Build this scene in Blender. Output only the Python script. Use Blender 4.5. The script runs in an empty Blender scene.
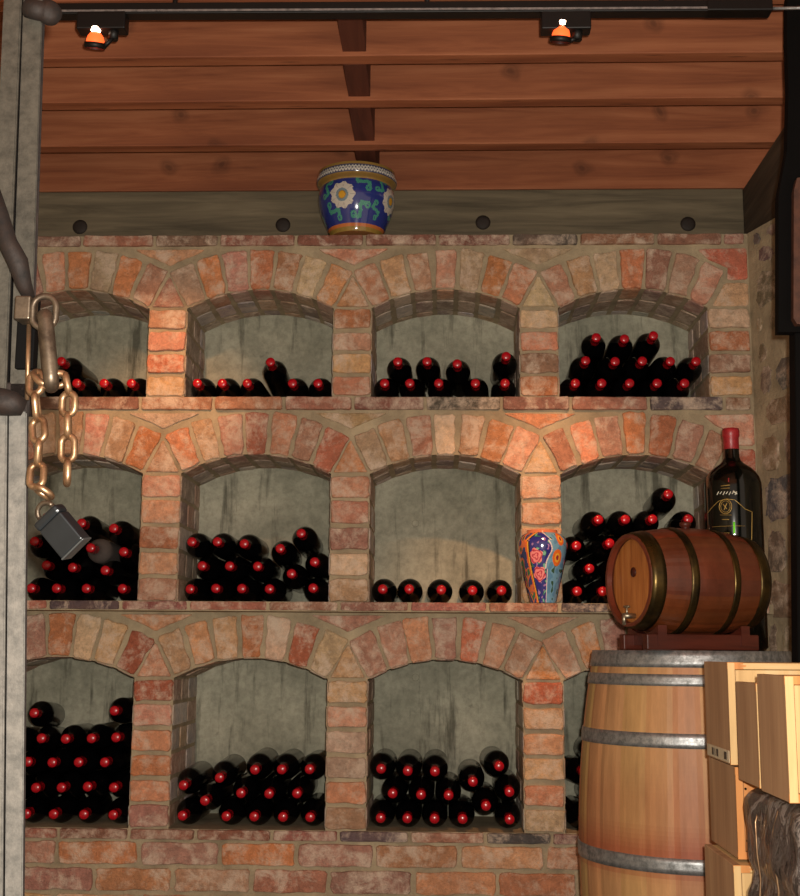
import bpy, bmesh, math, random
from mathutils import Vector, Matrix, noise as mnz
random.seed(7)
PI = math.pi
C = bpy.context.scene.collection
F = 1230.0            # focal length in pixels of the 800x896 frame
H = 0.94              # eye height
W = 3.75              # distance of the brick face

# ------------------------------------------------------------------ camera
tp = 202.0 / F; p = math.atan(tp)
ta = 41.4 / F * math.cos(p); a = math.atan(ta)
roll = 0.007
Fv = Vector((-math.sin(a) * math.cos(p), math.cos(a) * math.cos(p), math.sin(p)))
R0 = Vector((math.cos(a), math.sin(a), 0)); U0 = R0.cross(Fv)
Rv = (R0 + roll * U0).normalized(); Uv = (U0 - roll * R0).normalized()
cam = bpy.data.cameras.new('camera'); co = bpy.data.objects.new('camera', cam); C.objects.link(co)
cam.sensor_fit = 'VERTICAL'; cam.sensor_height = 24; cam.lens = 24 * F / 896
cam.clip_start = 0.05
M = Matrix((Rv, Uv, -Fv)).transposed().to_4x4(); M.translation = (0, 0, H); co.matrix_world = M
bpy.context.scene.camera = co

def at(px, py, Y):
    """the place in the cellar, at distance Y, of a measured spot of the photograph"""
    d = Fv * F + Rv * (px - 400) - Uv * (py - 448)
    return Vector((0, 0, H)) + d * (Y / d.y)

# ------------------------------------------------------------------ colours and materials
def lin(c):
    r = []
    for v in c:
        v /= 255.0
        r.append(v / 12.92 if v <= 0.04045 else ((v + 0.055) / 1.055) ** 2.4)
    return (r[0], r[1], r[2], 1.0)

class NT:
    def __init__(s, name):
        s.m = bpy.data.materials.new(name); s.m.use_nodes = True
        s.t = s.m.node_tree; s.b = s.t.nodes['Principled BSDF']
    def n(s, kind, **kw):
        nd = s.t.nodes.new(kind)
        for k, v in kw.items():
            if hasattr(nd, k): setattr(nd, k, v)
            else: nd.inputs[k].default_value = v
        return nd
    def l(s, a, b): s.t.links.new(a, b)
    def coord(s, scale=(1, 1, 1), out='Object', loc=(0, 0, 0)):
        tc = s.n('ShaderNodeTexCoord'); mp = s.n('ShaderNodeMapping')
        mp.inputs['Scale'].default_value = scale; mp.inputs['Location'].default_value = loc
        s.l(tc.outputs[out], mp.inputs['Vector']); return mp.outputs[0]
    def noise(s, vec, sc, det=4, rough=0.6, dist=0.0):
        nd = s.n('ShaderNodeTexNoise'); nd.inputs['Scale'].default_value = sc
        nd.inputs['Detail'].default_value = det; nd.inputs['Roughness'].default_value = rough
        nd.inputs['Distortion'].default_value = dist
        if vec is not None: s.l(vec, nd.inputs['Vector'])
        return nd.outputs['Fac']
    def ramp(s, fac, stops):
        r = s.n('ShaderNodeValToRGB'); e = r.color_ramp.elements
        while len(e) < len(stops): e.new(0.5)
        for i, (ps, c) in enumerate(stops):
            e[i].position = ps; e[i].color = c if len(c) == 4 else (*c, 1)
        s.l(fac, r.inputs[0]); return r.outputs[0]
    def mix(s, fac, A, B, mode='MIX'):
        m = s.n('ShaderNodeMix'); m.data_type = 'RGBA'; m.blend_type = mode
        for v, i in ((fac, 0), (A, 6), (B, 7)):
            if hasattr(v, 'links'): s.l(v, m.inputs[i])
            else: m.inputs[i].default_value = v
        return m.outputs[2]
    def bump(s, h, strength=0.3, dist=0.01):
        b = s.n('ShaderNodeBump'); b.inputs['Strength'].default_value = strength
        b.inputs['Distance'].default_value = dist
        s.l(h, b.inputs['Height']); s.l(b.outputs[0], s.b.inputs['Normal'])
    def done(s, col=None, rough=0.5, metal=0.0, spec=None, coat=None):
        if col is not None:
            if hasattr(col, 'links'): s.l(col, s.b.inputs['Base Color'])
            else: s.b.inputs['Base Color'].default_value = col
        if hasattr(rough, 'links'): s.l(rough, s.b.inputs['Roughness'])
        else: s.b.inputs['Roughness'].default_value = rough
        s.b.inputs['Metallic'].default_value = metal
        if spec is not None: s.b.inputs['Specular IOR Level'].default_value = spec
        if coat is not None: s.b.inputs['Coat Weight'].default_value = coat
        return s.m
BK, WH = (0, 0, 0, 1), (1, 1, 1, 1)
def g(v): return (v, v, v, 1)

def attr_mat(name, rough=0.8, mott=0.35, lime=0.0, sc=30, bs=0.5, bd=0.006, coat=None, limecol=(205, 190, 172), stretch=(1, 1, 1), spec=0.3):
    t = NT(name); v = t.coord(stretch)
    a_ = t.n('ShaderNodeVertexColor'); a_.layer_name = 'col'
    n1 = t.noise(v, sc, 6, 0.65); n2 = t.noise(v, sc * 3.1, 4, 0.7)
    dark = t.ramp(n1, [(0.3, g(1 - mott)), (0.7, g(1 + mott * 0.5))])
    c = t.mix(1.0, a_.outputs[0], dark, 'MULTIPLY')
    d2 = t.ramp(n2, [(0.3, g(1 - mott * 0.6)), (0.65, g(1.0))])
    c = t.mix(1.0, c, d2, 'MULTIPLY')
    if lime:
        v2 = t.coord(stretch, loc=(3.3, 1.7, 5.1))
        n3 = t.noise(v2, 17, 9, 0.75, 0.3)
        k = t.ramp(n3, [(0.60 - lime * 0.12, BK), (0.70 - lime * 0.06, g(0.75))])
        c = t.mix(k, c, lin(limecol))
        n4 = t.noise(v2, 6, 3, 0.5)
        k2 = t.ramp(n4, [(0.5, BK), (0.75, g(0.35))])
        c = t.mix(k2, c, lin((150, 108, 84)))
    t.bump(n2, bs, bd)
    return t.done(c, rough, 0, spec, coat)

M_brick = attr_mat('brick', 0.62, 0.36, 1.15, 52, 0.9, 0.006, spec=0.35, limecol=(222, 200, 178))
M_paint = attr_mat('painted_glaze', 0.12, 0.08, 0, 60, 0.05, 0.001, coat=0.6, spec=0.5)
M_stave = attr_mat('oak_stave', 0.5, 0.22, 0, 9, 0.2, 0.002, stretch=(3, 3, 0.4))
M_cask = attr_mat('varnished_stave', 0.33, 0.35, 0, 14, 0.1, 0.001, stretch=(1, 1, 0.5), spec=0.5)

def mortar_mat():
    t = NT('mortar'); v = t.coord(); n = t.noise(v, 9, 8, 0.7); n2 = t.noise(v, 90, 4, 0.7)
    c = t.ramp(n, [(0.3, lin((132, 118, 96))), (0.5, lin((160, 144, 118))), (0.72, lin((186, 168, 138)))])
    t.bump(n2, 0.7, 0.006); return t.done(c, 0.9, 0, 0.2)
def concrete_mat(name='concrete', base=((126, 126, 110), (158, 156, 138), (182, 178, 158))):
    t = NT(name); v = t.coord(); n = t.noise(v, 3.2, 8, 0.68, 0.3)
    c = t.ramp(n, [(0.3, lin(base[0])), (0.5, lin(base[1])), (0.7, lin(base[2]))])
    vs = t.coord((9, 1, 1.1)); ns = t.noise(vs, 2.2, 6, 0.65)
    k = t.ramp(ns, [(0.54, BK), (0.66, g(0.8))])
    c = t.mix(k, c, lin((84, 82, 70)))
    c = t.mix(1.0, c, t.ramp(t.noise(v, 38, 6, 0.75), [(0.32, g(0.72)), (0.6, g(1.06))]), 'MULTIPLY')
    nb = t.noise(t.coord((1, 1, 1), loc=(5, 2, 7)), 17, 6, 0.75)
    k2 = t.ramp(nb, [(0.63, BK), (0.72, g(0.5))])
    c = t.mix(k2, c, lin((88, 86, 74)))
    t.bump(t.noise(v, 60, 5, 0.7), 0.4, 0.004); return t.done(c, 0.85, 0, 0.25)
def wood_mat(name, dark, mid, light, axis='X', sc=1.0, knots=False, rough=0.6, coat=None, bs=0.2):
    t = NT(name)
    s = {'X': (0.5, 7, 7), 'Y': (7, 0.5, 7), 'Z': (7, 7, 0.5)}[axis]
    v = t.coord(tuple(k * sc for k in s)); n = t.noise(v, 3.5, 8, 0.62, 0.6)
    c = t.ramp(n, [(0.28, lin(dark)), (0.5, lin(mid)), (0.74, lin(light))])
    big = t.noise(t.coord(), 1.3, 3, 0.5)
    c = t.mix(1.0, c, t.ramp(big, [(0.3, g(0.75)), (0.65, g(1.1))]), 'MULTIPLY')
    if knots:
        ge = t.n('ShaderNodeNewGeometry'); sp = t.n('ShaderNodeSeparateXYZ'); t.l(ge.outputs['Position'], sp.inputs[0])
        ma = t.n('ShaderNodeMath', operation='MULTIPLY_ADD'); ma.inputs[1].default_value = 7.3; t.l(sp.outputs[1], ma.inputs[0]); t.l(sp.outputs[2], ma.inputs[2])
        cb = t.n('ShaderNodeCombineXYZ'); t.l(sp.outputs[0], cb.inputs[0]); t.l(ma.outputs[0], cb.inputs[1])
        vo = t.n('ShaderNodeTexVoronoi'); vo.voronoi_dimensions = '2D'; vo.inputs['Scale'].default_value = 2.7
        nz = t.n('ShaderNodeTexNoise'); nz.inputs['Scale'].default_value = 9; t.l(cb.outputs[0], nz.inputs['Vector'])
        vm = t.n('ShaderNodeVectorMath', operation='MULTIPLY_ADD'); t.l(nz.outputs['Color'], vm.inputs[0]); vm.inputs[1].default_value = (.09, .05, 0); t.l(cb.outputs[0], vm.inputs[2]); t.l(vm.outputs[0], vo.inputs['Vector'])
        k = t.ramp(vo.outputs['Distance'], [(0.018, g(0.6)), (0.04, g(0.3)), (0.05, g(0.4)), (0.10, BK)])
        c = t.mix(k, c, lin([x * 0.55 for x in dark]))
    t.bump(n, bs, 0.003); return t.done(c, rough, 0, 0.35, coat)
def metal_mat(name, c1, c2, rough=0.45, metal=0.7, sc=25, bs=0.3):
    t = NT(name); v = t.coord(); n = t.noise(v, sc, 6, 0.7)
    c = t.ramp(n, [(0.35, lin(c1)), (0.65, lin(c2))])
    r = t.ramp(n, [(0.3, g(rough + 0.15)), (0.7, g(rough - 0.08))])
    t.bump(t.noise(v, sc * 4, 4, 0.7), bs, 0.001); return t.done(c, r, metal)
def plain(name, c, rough=0.5, metal=0.0, coat=None, spec=None):
    t = NT(name); n = t.noise(t.coord(), 40, 4, 0.6)
    cc = t.mix(1.0, lin(c), t.ramp(n, [(0.3, g(0.85)), (0.7, g(1.1))]), 'MULTIPLY')
    return t.done(cc, rough, metal, spec, coat)

M_mortar = mortar_mat(); M_conc = concrete_mat()
M_floor = concrete_mat('floor_concrete', ((70, 66, 60), (96, 90, 80), (120, 112, 98)))
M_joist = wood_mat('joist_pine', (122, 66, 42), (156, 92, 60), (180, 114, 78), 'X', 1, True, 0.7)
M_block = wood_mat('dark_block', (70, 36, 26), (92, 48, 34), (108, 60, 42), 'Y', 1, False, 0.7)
M_beam = wood_mat('old_beam', (76, 68, 54), (106, 95, 76), (130, 117, 94), 'X', 1.2, False, 0.8, bs=0.5)
M_beamy = wood_mat('side_beam_wood', (58, 47, 37), (80, 66, 52), (98, 82, 66), 'Y', 1.2, False, 0.8, bs=0.5)
M_steel = metal_mat('painted_steel', (56, 53, 46), (86, 82, 74), 0.5, 0.3, 60)
M_steel2 = metal_mat('flash_lit_steel', (92, 90, 86), (128, 124, 118), 0.5, 0.3, 60)  # lighter copy of painted steel; flash brightness put into the lower stiles' colour
M_rust = metal_mat('rusty_iron', (17, 11, 9), (38, 25, 19), 0.7, 0.1, 40, 0.6)
M_black = plain('black_metal', (14, 13, 13), 0.5, 0.3)
M_blackmat = plain('black_paint', (5, 4, 4), 0.8, spec=0.12)
M_bolt = plain('bolt_iron', (44, 34, 28), .7, .1)
M_chain = metal_mat('brassy_chain', (124, 92, 66), (190, 156, 122), 0.36, 0.85, 40, 0.2)
M_worn = metal_mat('worn_steel', (72, 60, 50), (128, 114, 98), 0.38, 0.8, 30, 0.3)
M_galv = metal_mat('galvanised_hoop', (118, 120, 120), (180, 182, 184), 0.42, 0.75, 60, 0.6)
M_brass = metal_mat('dark_brass_hoop', (44, 36, 22), (92, 74, 38), 0.33, 0.85, 12, 0.15)
M_tap = metal_mat('tap_metal', (150, 140, 120), (190, 182, 160), 0.3, 0.9, 30, 0.1)
M_lock = plain('lock_black', (34, 38, 42), 0.32, 0.3, spec=0.6)
M_lockedge = plain('lock_band', (92, 96, 98), 0.35, 0.6)
M_glass = plain('dark_glass', (4, 4, 5), 0.16, 0.0, spec=0.3)
M_dusty = plain('dusty_glass', (92, 84, 80), 0.6)
M_magnum = plain('magnum_glass', (4, 6, 4), 0.12, 0.0, spec=0.5)
M_cap = metal_mat('red_capsule', (142, 8, 20), (196, 20, 36), 0.2, 0.0, 60, 0.1)
M_wax = metal_mat('red_wax', (130, 22, 30), (170, 38, 44), 0.35, 0.0, 60, 0.3)
M_gold = plain('gold_print', (196, 160, 84), 0.4, 0.4)
M_white = plain('white_print', (225, 220, 200), 0.5)
M_green = plain('green_reflection', (130, 255, 50), 0.6)
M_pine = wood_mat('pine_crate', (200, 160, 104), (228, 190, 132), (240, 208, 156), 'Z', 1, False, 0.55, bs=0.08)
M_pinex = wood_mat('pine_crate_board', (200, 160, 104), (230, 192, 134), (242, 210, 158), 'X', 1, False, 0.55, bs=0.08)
M_pine_shaded = wood_mat('crate_side_shaded', (156, 116, 84), (186, 146, 110), (204, 166, 126), 'Z', 1, False, 0.6, bs=0.12)  # same pine as the fronts; shade of the grazing sides put into colour
M_orange = wood_mat('orange_pine', (196, 124, 64), (222, 150, 84), (232, 170, 104), 'Z', 1, False, 0.55, bs=0.08)
M_paper = plain('paper', (205, 190, 160), 0.8)
M_cradle = wood_mat('cradle_wood', (50, 20, 14), (76, 32, 22), (94, 42, 30), 'X', 1, False, 0.4)
M_headwood = wood_mat('cask_head', (126, 70, 32), (170, 104, 52), (190, 124, 66), 'Z', 2.5, False, 0.4)
M_oakhead = wood_mat('barrel_head', (120, 84, 52), (158, 116, 76), (180, 138, 94), 'X', 1, False, 0.6)

def bundle_mat():
    t = NT('crinkled_film'); v = t.coord((1.5, 1.5, 0.8)); n = t.noise(v, 16, 9, 0.72, 1.2)
    c = t.ramp(n, [(0.38, lin((26, 22, 22))), (0.46, lin((84, 74, 68))), (0.52, lin((58, 50, 48))), (0.58, lin((140, 128, 120))), (0.66, lin((50, 44, 42)))])
    t.bump(n, 0.8, 0.012); return t.done(c, 0.25, 0.0, 0.5, 0.4)
M_bundle = bundle_mat()

def emit_mat(name, c, s):
    t = NT(name); t.b.inputs['Base Color'].default_value = lin(c)
    t.b.inputs['Emission Color'].default_value = lin(c); t.b.inputs['Emission Strength'].default_value = s
    return t.m
M_bulb = emit_mat('glowing_bulb', (255, 214, 180), 6)
M_refl = emit_mat('glowing_reflector', (255, 92, 40), .75)

# ------------------------------------------------------------------ mesh helpers
class MB:
    def __init__(s): s.v = []; s.f = []; s.c = []; s.sm = []
    def add(s, vs, fs, col=(1, 1, 1, 1), sm=False):
        o = len(s.v); s.v += [tuple(x) for x in vs]
        for i, f in enumerate(fs):
            s.f.append([o + k for k in f]); s.c.append(col[i] if isinstance(col, list) else col); s.sm.append(sm)
        return s
    def box(s, lo, hi, col=(1, 1, 1, 1), mtx=None, bev=0.0):
        x0, y0, z0 = lo; x1, y1, z1 = hi
        if bev:
            bm = bmesh.new(); bmesh.ops.create_cube(bm, size=1)
            for v in bm.verts:
                v.co = Vector((x0 + (v.co.x + .5) * (x1 - x0), y0 + (v.co.y + .5) * (y1 - y0), z0 + (v.co.z + .5) * (z1 - z0)))
            bmesh.ops.bevel(bm, geom=bm.edges[:], offset=bev, segments=2, affect='EDGES', profile=0.5)
            bm.verts.index_update()
            vs = [v.co.copy() for v in bm.verts]; fs = [[v.index for v in f.verts] for f in bm.faces]; bm.free()
        else:
            vs = [Vector(q) for q in ((x0, y0, z0), (x1, y0, z0), (x1, y1, z0), (x0, y1, z0), (x0, y0, z1), (x1, y0, z1), (x1, y1, z1), (x0, y1, z1))]
            fs = [(0, 3, 2, 1), (4, 5, 6, 7), (0, 1, 5, 4), (1, 2, 6, 5), (2, 3, 7, 6), (3, 0, 4, 7)]
        if mtx: vs = [mtx @ v for v in vs]
        return s.add(vs, fs, col)
    def lathe(s, prof, seg=48, mtx=None, col=None, cap=True, sm=True):
        vs = []; fs = []; cols = []
        n = len(prof)
        for (r, z) in prof:
            for k in range(seg):
                t = 2 * PI * k / seg; vs.append(Vector((r * math.cos(t), r * math.sin(t), z)))
        for i in range(n - 1):
            for k in range(seg):
                k2 = (k + 1) % seg
                fs.append((i * seg + k, i * seg + k2, (i + 1) * seg + k2, (i + 1) * seg + k))
                cols.append(col(2 * PI * (k + .5) / seg, i) if callable(col) else (col or WH))
        if cap:
            if prof[0][0] > 1e-5: fs.append(tuple(reversed(range(seg)))); cols.append(cols[0])
            if prof[-1][0] > 1e-5: fs.append(tuple((n - 1) * seg + k for k in range(seg))); cols.append(cols[-1])
        if mtx: vs = [mtx @ v for v in vs]
        return s.add(vs, fs, cols, sm)
    def tube(s, pts, r, seg=10, closed=False, sm=True):
        pts = [Vector(q) for q in pts]; n = len(pts); vs = []; fs = []
        rr = r if isinstance(r, (list, tuple)) else [r] * n
        prev = None
        for i, q in enumerate(pts):
            if closed: d = (pts[(i + 1) % n] - pts[i - 1]).normalized()
            else: d = (pts[min(i + 1, n - 1)] - pts[max(i - 1, 0)]).normalized()
            if prev is None:
                up = Vector((0, 0, 1)) if abs(d.z) < .9 else Vector((1, 0, 0)); u = d.cross(up).normalized()
            else: u = (prev - d * prev.dot(d)).normalized()
            prev = u; w = d.cross(u)
            for k in range(seg):
                t = 2 * PI * k / seg; vs.append(q + (u * math.cos(t) + w * math.sin(t)) * rr[i])
        m = n if closed else n - 1
        for i in range(m):
            j = (i + 1) % n
            for k in range(seg):
                k2 = (k + 1) % seg; fs.append((i * seg + k, i * seg + k2, j * seg + k2, j * seg + k))
        if not closed: fs.append(tuple(reversed(range(seg)))); fs.append(tuple((n - 1) * seg + k for k in range(seg)))
        return s.add(vs, fs, WH, sm)
    def build(s, name, mat, parent=None, loc=None):
        me = bpy.data.meshes.new(name); me.from_pydata(s.v, [], s.f); me.update()
        ca = me.color_attributes.new('col', 'FLOAT_COLOR', 'CORNER')
        buf = []
        for i, pl in enumerate(me.polygons):
            pl.use_smooth = s.sm[i]
            buf += list(s.c[i]) * pl.loop_total
        ca.data.foreach_set('color', buf)
        me.materials.append(mat)
        o = bpy.data.objects.new(name, me); C.objects.link(o)
        if parent: o.parent = parent
        if loc is not None: o.location = loc
        return o
def fixn(o):
    bm = bmesh.new(); bm.from_mesh(o.data); bmesh.ops.recalc_face_normals(bm, faces=bm.faces[:]); bm.to_mesh(o.data); bm.free(); return o
def tag(o, label=None, cat=None, group=None, kind=None):
    for k, v in (('label', label), ('category', cat), ('group', group), ('kind', kind)):
        if v: o[k] = v
    return o
def empty(name, loc, label, cat, group=None, rot=None):
    o = bpy.data.objects.new(name, None); C.objects.link(o); o.location = loc; o.empty_display_size = .05
    if rot: o.rotation_euler = rot
    return tag(o, label, cat, group)
def copy_tree(o, parent=None):
    c = o.copy(); C.objects.link(c); c.parent = parent
    for ch in list(o.children): copy_tree(ch, c)
    return c
def axis_m(o, d, up=Vector((0, 0, 1))):
    """matrix whose local z runs along d"""
    d = d.normalized(); x = up.cross(d)
    if x.length < 1e-4: x = Vector((1, 0, 0))
    x.normalize(); y = d.cross(x)
    m = Matrix((x, y, d)).transposed().to_4x4(); m.translation = o; return m

# ------------------------------------------------------------------ the brick wall
rnd = random.Random(11)
PAL = [((212, 146, 108), 6), ((204, 146, 120), 6), ((206, 160, 120), 5), ((198, 112, 82), 1.6), ((184, 136, 112), 3), ((214, 180, 148), 3), ((212, 138, 92), 4)]
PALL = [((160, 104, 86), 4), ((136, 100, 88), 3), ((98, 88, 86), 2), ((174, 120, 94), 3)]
PALS = [((150, 132, 108), 3), ((132, 116, 104), 3), ((152, 128, 100), 3), ((112, 108, 104), 2)]
PALJ = [((176, 146, 126), 3), ((164, 142, 130), 3), ((190, 156, 128), 2), ((200, 188, 180), 3)]
def pick(pal):
    c = rnd.choices([q[0] for q in pal], [q[1] for q in pal])[0]; k = rnd.uniform(.88, 1.1)
    return lin([min(255, x * k + rnd.uniform(-6, 6)) for x in c])
bricks = MB(); mort = MB()
class Fr:
    def __init__(s, o, u, v, n): s.o, s.u, s.v, s.n = Vector(o), Vector(u), Vector(v), Vector(n)
    def __call__(s, a_, b_, h): return s.o + s.u * a_ + s.v * b_ + s.n * h
def brick(poly, fr, col, prot=0.007, jit=0.0016, mb=bricks, cut=0.006, bury=0.02):
    n = len(poly); P = [Vector(q) for q in poly]; loop = []
    prot *= rnd.uniform(.6, 1.3)
    for i in range(n):
        A, B, Pv = P[i], P[(i + 1) % n], P[i - 1]
        e1 = (B - A); e0 = (Pv - A)
        c1 = min(cut, e1.length * .3); c0 = min(cut, e0.length * .3)
        loop.append(A + e0.normalized() * c0); loop.append(A + e1.normalized() * c1)
        k = max(1, int(e1.length / 0.03))
        for j in range(1, k + 1):
            t = j / (k + 1); loop.append(A + e1 * t)
    loop = [q + Vector((rnd.uniform(-jit, jit), rnd.uniform(-jit, jit))) for q in loop]
    cen = sum(loop, Vector((0, 0))) / len(loop); m = len(loop)
    def ins(q, d):
        w = cen - q; return q + w.normalized() * min(d, w.length * .5)
    rings = [[fr(q.x, q.y, -bury) for q in loop], [fr(q.x, q.y, prot * .45) for q in loop],
             [fr(*ins(q, .0025), prot * .9) for q in loop], [fr(*ins(q, .007), prot) for q in loop]]
    vs = [x for r in rings for x in r]; fs = []
    for i in range(3):
        for k in range(m):
            k2 = (k + 1) % m; fs.append((i * m + k, i * m + k2, (i + 1) * m + k2, (i + 1) * m + k))
    vs.append(fr(cen.x, cen.y, prot + .0008)); c = len(vs) - 1
    for k in range(m): fs.append((3 * m + k, 3 * m + (k + 1) % m, c))
    mb.add(vs, fs, col)
def rect(x0, x1, z0, z1): return [(x0, z0), (x1, z0), (x1, z1), (x0, z1)]

zf = [at(445, 397, W).z, at(445, 604, W).z, at(445, 832, W).z]
zs = [at(445, 308, W).z, at(445, 474, W).z, at(445, 680, W).z]
zlb = [at(445, 411, W).z, at(445, 613.5, W).z, at(445, 843.5, W).z]          # undersides of the ledges
ztop = at(445, 235, W).z; ztb = at(445, 246.5, W).z
depth = [.30, .30, .36]
xn2 = at(185.5, 355, W).x; PIT = (at(558.5, 355, W).x - xn2) / 2
NW = at(333, 355, W).x - xn2
NX = [xn2 - PIT, xn2, xn2 + PIT, xn2 + 2 * PIT]                              # left edge of each niche
XR = at(752, 355, W).x; XL = NX[0] - .45
print('NX', NX, 'NW', NW, 'pillar', PIT - NW, 'XR', XR, 'zf', zf, 'zs', zs, 'ztop', ztop)
RI, TH = NW / 2 / math.sin(math.radians(29.5)), math.radians(29.5)
RO = RI + .137
front = Fr((0, W, 0), (1, 0, 0), (0, 0, 1), (0, -1, 0))
def Q(pts, flip=False): mort.add(pts, [(3, 2, 1, 0) if flip else (0, 1, 2, 3)])
def frontq(x0, x1, a0, a1, b0, b1): Q([(x0, W, a0), (x1, W, a1), (x1, W, b1), (x0, W, b0)])
# solid bands
frontq(XL, XR, 0, 0, zf[2], zf[2])
tops = [ztop, zf[0], zf[1]]
conc = MB()
for r in range(3):
    D = W + depth[r]; prev = XL
    for x in NX:
        frontq(prev, x, zf[r], zf[r], tops[r], tops[r]); prev = x + NW
        xc = x + NW / 2; zc = zs[r] - RI * math.cos(TH); N = 24
        ar = [(xc + RI * math.sin(-TH + 2 * TH * i / N), zc + RI * math.cos(-TH + 2 * TH * i / N)) for i in range(N + 1)]
        for (x0, z0), (x1, z1) in zip(ar, ar[1:]):
            frontq(x0, x1, z0, z1, tops[r], tops[r])
            Q([(x0, W, z0), (x0, D, z0), (x1, D, z1), (x1, W, z1)])
        Q([(x, W, zf[r]), (x, D, zf[r]), (x, D, zs[r]), (x, W, zs[r])])
        Q([(x + NW, W, zf[r]), (x + NW, W, zs[r]), (x + NW, D, zs[r]), (x + NW, D, zf[r])])
        Q([(x, W, zf[r]), (x + NW, W, zf[r]), (x + NW, D, zf[r]), (x, D, zf[r])])
        # voussoirs on the face and along the soffit
        nv = 7
        for k in range(nv):
            t0 = -TH + 2 * TH * k / nv; t1 = -TH + 2 * TH * (k + 1) / nv
            gi = .0055 / RI * rnd.uniform(.6, 1.5); go = gi * rnd.uniform(.7, 1.2)
            ro = RO - rnd.uniform(.002, .012); ri = RI + rnd.uniform(0, .004)
            tw = rnd.uniform(-.008, .008)
            pt = lambda R_, t: (xc + R_ * math.sin(t), zc + R_ * math.cos(t))
            col = pick(PAL)
            brick([pt(ri, t0 + gi), pt(ri, t1 - gi), pt(ro, t1 - go + tw), pt(ro, t0 + go + tw)], front, col, .008, .003)
            tm = (t0 + t1) / 2; cx, cz = pt(RI, tm); hw = RI * math.sin((t1 - t0) / 2) - .0075
            fr = Fr((cx, W, cz), (math.cos(tm), 0, -math.sin(tm)), (0, 1, 0), (-math.sin(tm), 0, -math.cos(tm)))
            colj = tuple(c_ * .5 + d_ * .5 for c_, d_ in zip(col, pick(PALJ)))
            brick(rect(-hw, hw, .002, .105), fr, colj, .004, .0015)
            s = rnd.uniform(-.01, .01)
            brick(rect(-hw + s * .3, hw + s * .3, .12, .235 + s), fr, pick(PALJ), .004, .0015)
            brick(rect(-hw, hw, .25 + s, depth[r] - .003), fr, pick(PALJ), .002, .001)
        # jamb bricks on both sides
        nc = [4, 5, 6][r]; ch = (zs[r] - zf[r]) / nc
        for side, xx in ((1, x), (-1, x + NW)):
            fr = Fr((xx, W, 0), (0, 1, 0), (0, 0, 1), (side, 0, 0))
            for k in range(nc):
                z0 = zf[r] + k * ch + .006; z1 = z0 + ch - .012
                if k % 2: segs = [(.002, .1), (.115, .21), (.225, depth[r] - .004)]
                else: segs = [(.002, .205), (.22, depth[r] - .004)]
                for s0, s1 in segs: brick(rect(s0, s1, z0, z1), fr, pick(PALJ), .003, .0015)
    frontq(prev, XR, zf[r], zf[r], tops[r], tops[r])
    conc.box((XL, D - .002, zf[r] - .05), (XR + .1, D + .1, tops[r] - .01))
    # pillars, up triangles and inverted triangles between the arches
    nc = [4, 5, 6][r]; ch = (zs[r] - zf[r]) / nc
    zi = zs[r] - RI * math.cos(TH) + math.sqrt(RO ** 2 - (PIT / 2) ** 2)
    for x in [NX[0] - PIT] + NX:
        p0, p1 = x + NW, x + PIT; last = x == NX[-1]
        if last: p1 = XR - .004
        for k in range(nc):
            z0 = zf[r] + k * ch + .005; z1 = z0 + ch - rnd.uniform(.010, .015)
            brick(rect(p0 + .001, p1 - .001, z0, z1), front, pick(PAL), .009, .0028)
        zc = zs[r] - RI * math.cos(TH)
        if not last:
            pm = (p0 + p1) / 2
            brick([(p0 + .008, zs[r] + .004), (p1 - .008, zs[r] + .004), (pm + .003, zi - .022), (pm - .003, zi - .022)], front, pick(PAL), .007, .001, cut=.003)
            zt = (ztb if r == 0 else zlb[r - 1]) - .008
            wq = .112; left = [(pm - wq, zt)]; right = [(pm + wq, zt)]
            xcL = x + NW / 2; pl = []
            for j in range(1, 5):
                q = -wq + wq * j / 4.0; xx = pm + q
                dx = xx - xcL; zz = zc + math.sqrt(max(0, (RO + .014) ** 2 - dx * dx)); pl.append((xx, min(zz, zt - .002)))
            poly = [(pm - wq, zt)] + pl[:] + [(2 * pm - q[0], q[1]) for q in reversed(pl[:-1])] + [(pm + wq, zt)]
            brick(poly, front, pick(PAL), .007, .0012, cut=.004)
        else:
            xcL = x + NW / 2; zt = (ztb if r == 0 else zlb[r - 1]) - .008
            zk = zs[r] + (RO - RI) * math.cos(TH)
            f = lambda z: xcL + ((RI + (z - zs[r]) / math.cos(TH)) * math.sin(TH) if z < zk else math.sqrt(max(0, RO ** 2 - (z - zc) ** 2))) + .012
            za, zb = zs[r] + .004, zs[r] + .078
            brick([(f(za), za), (p1, za), (p1, zb), (f(zb), zb)], front, pick(PAL), .007, .0015)
            zb += .011; zt2 = zt - .001; zm = zk + .012
            brick([(f(zb), zb), (p1, zb), (p1, zt2), (f(zm + .035), zt2 - .004), (f(zm + .022), zm + .022), (f(zk), zk + .004)], front, pick(PAL), .007, .001)
# ledges
def ledge(z0, z1, Y, plen, prot):
    fr = Fr((0, Y, 0), (1, 0, 0), (0, 0, 1), (0, -1, 0)); x = XL + rnd.uniform(0, .1)
    while x < XR - .02:
        w = rnd.uniform(*plen); x1 = min(x + w, XR - .002)
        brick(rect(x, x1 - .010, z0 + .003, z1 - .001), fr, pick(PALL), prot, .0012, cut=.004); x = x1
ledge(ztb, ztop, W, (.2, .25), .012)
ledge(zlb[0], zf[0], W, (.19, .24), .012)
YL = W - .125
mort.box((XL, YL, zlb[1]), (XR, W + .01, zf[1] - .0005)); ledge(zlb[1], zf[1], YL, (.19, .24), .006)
ledge(zlb[2], zf[2], W, (.19, .24), .012)
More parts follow.
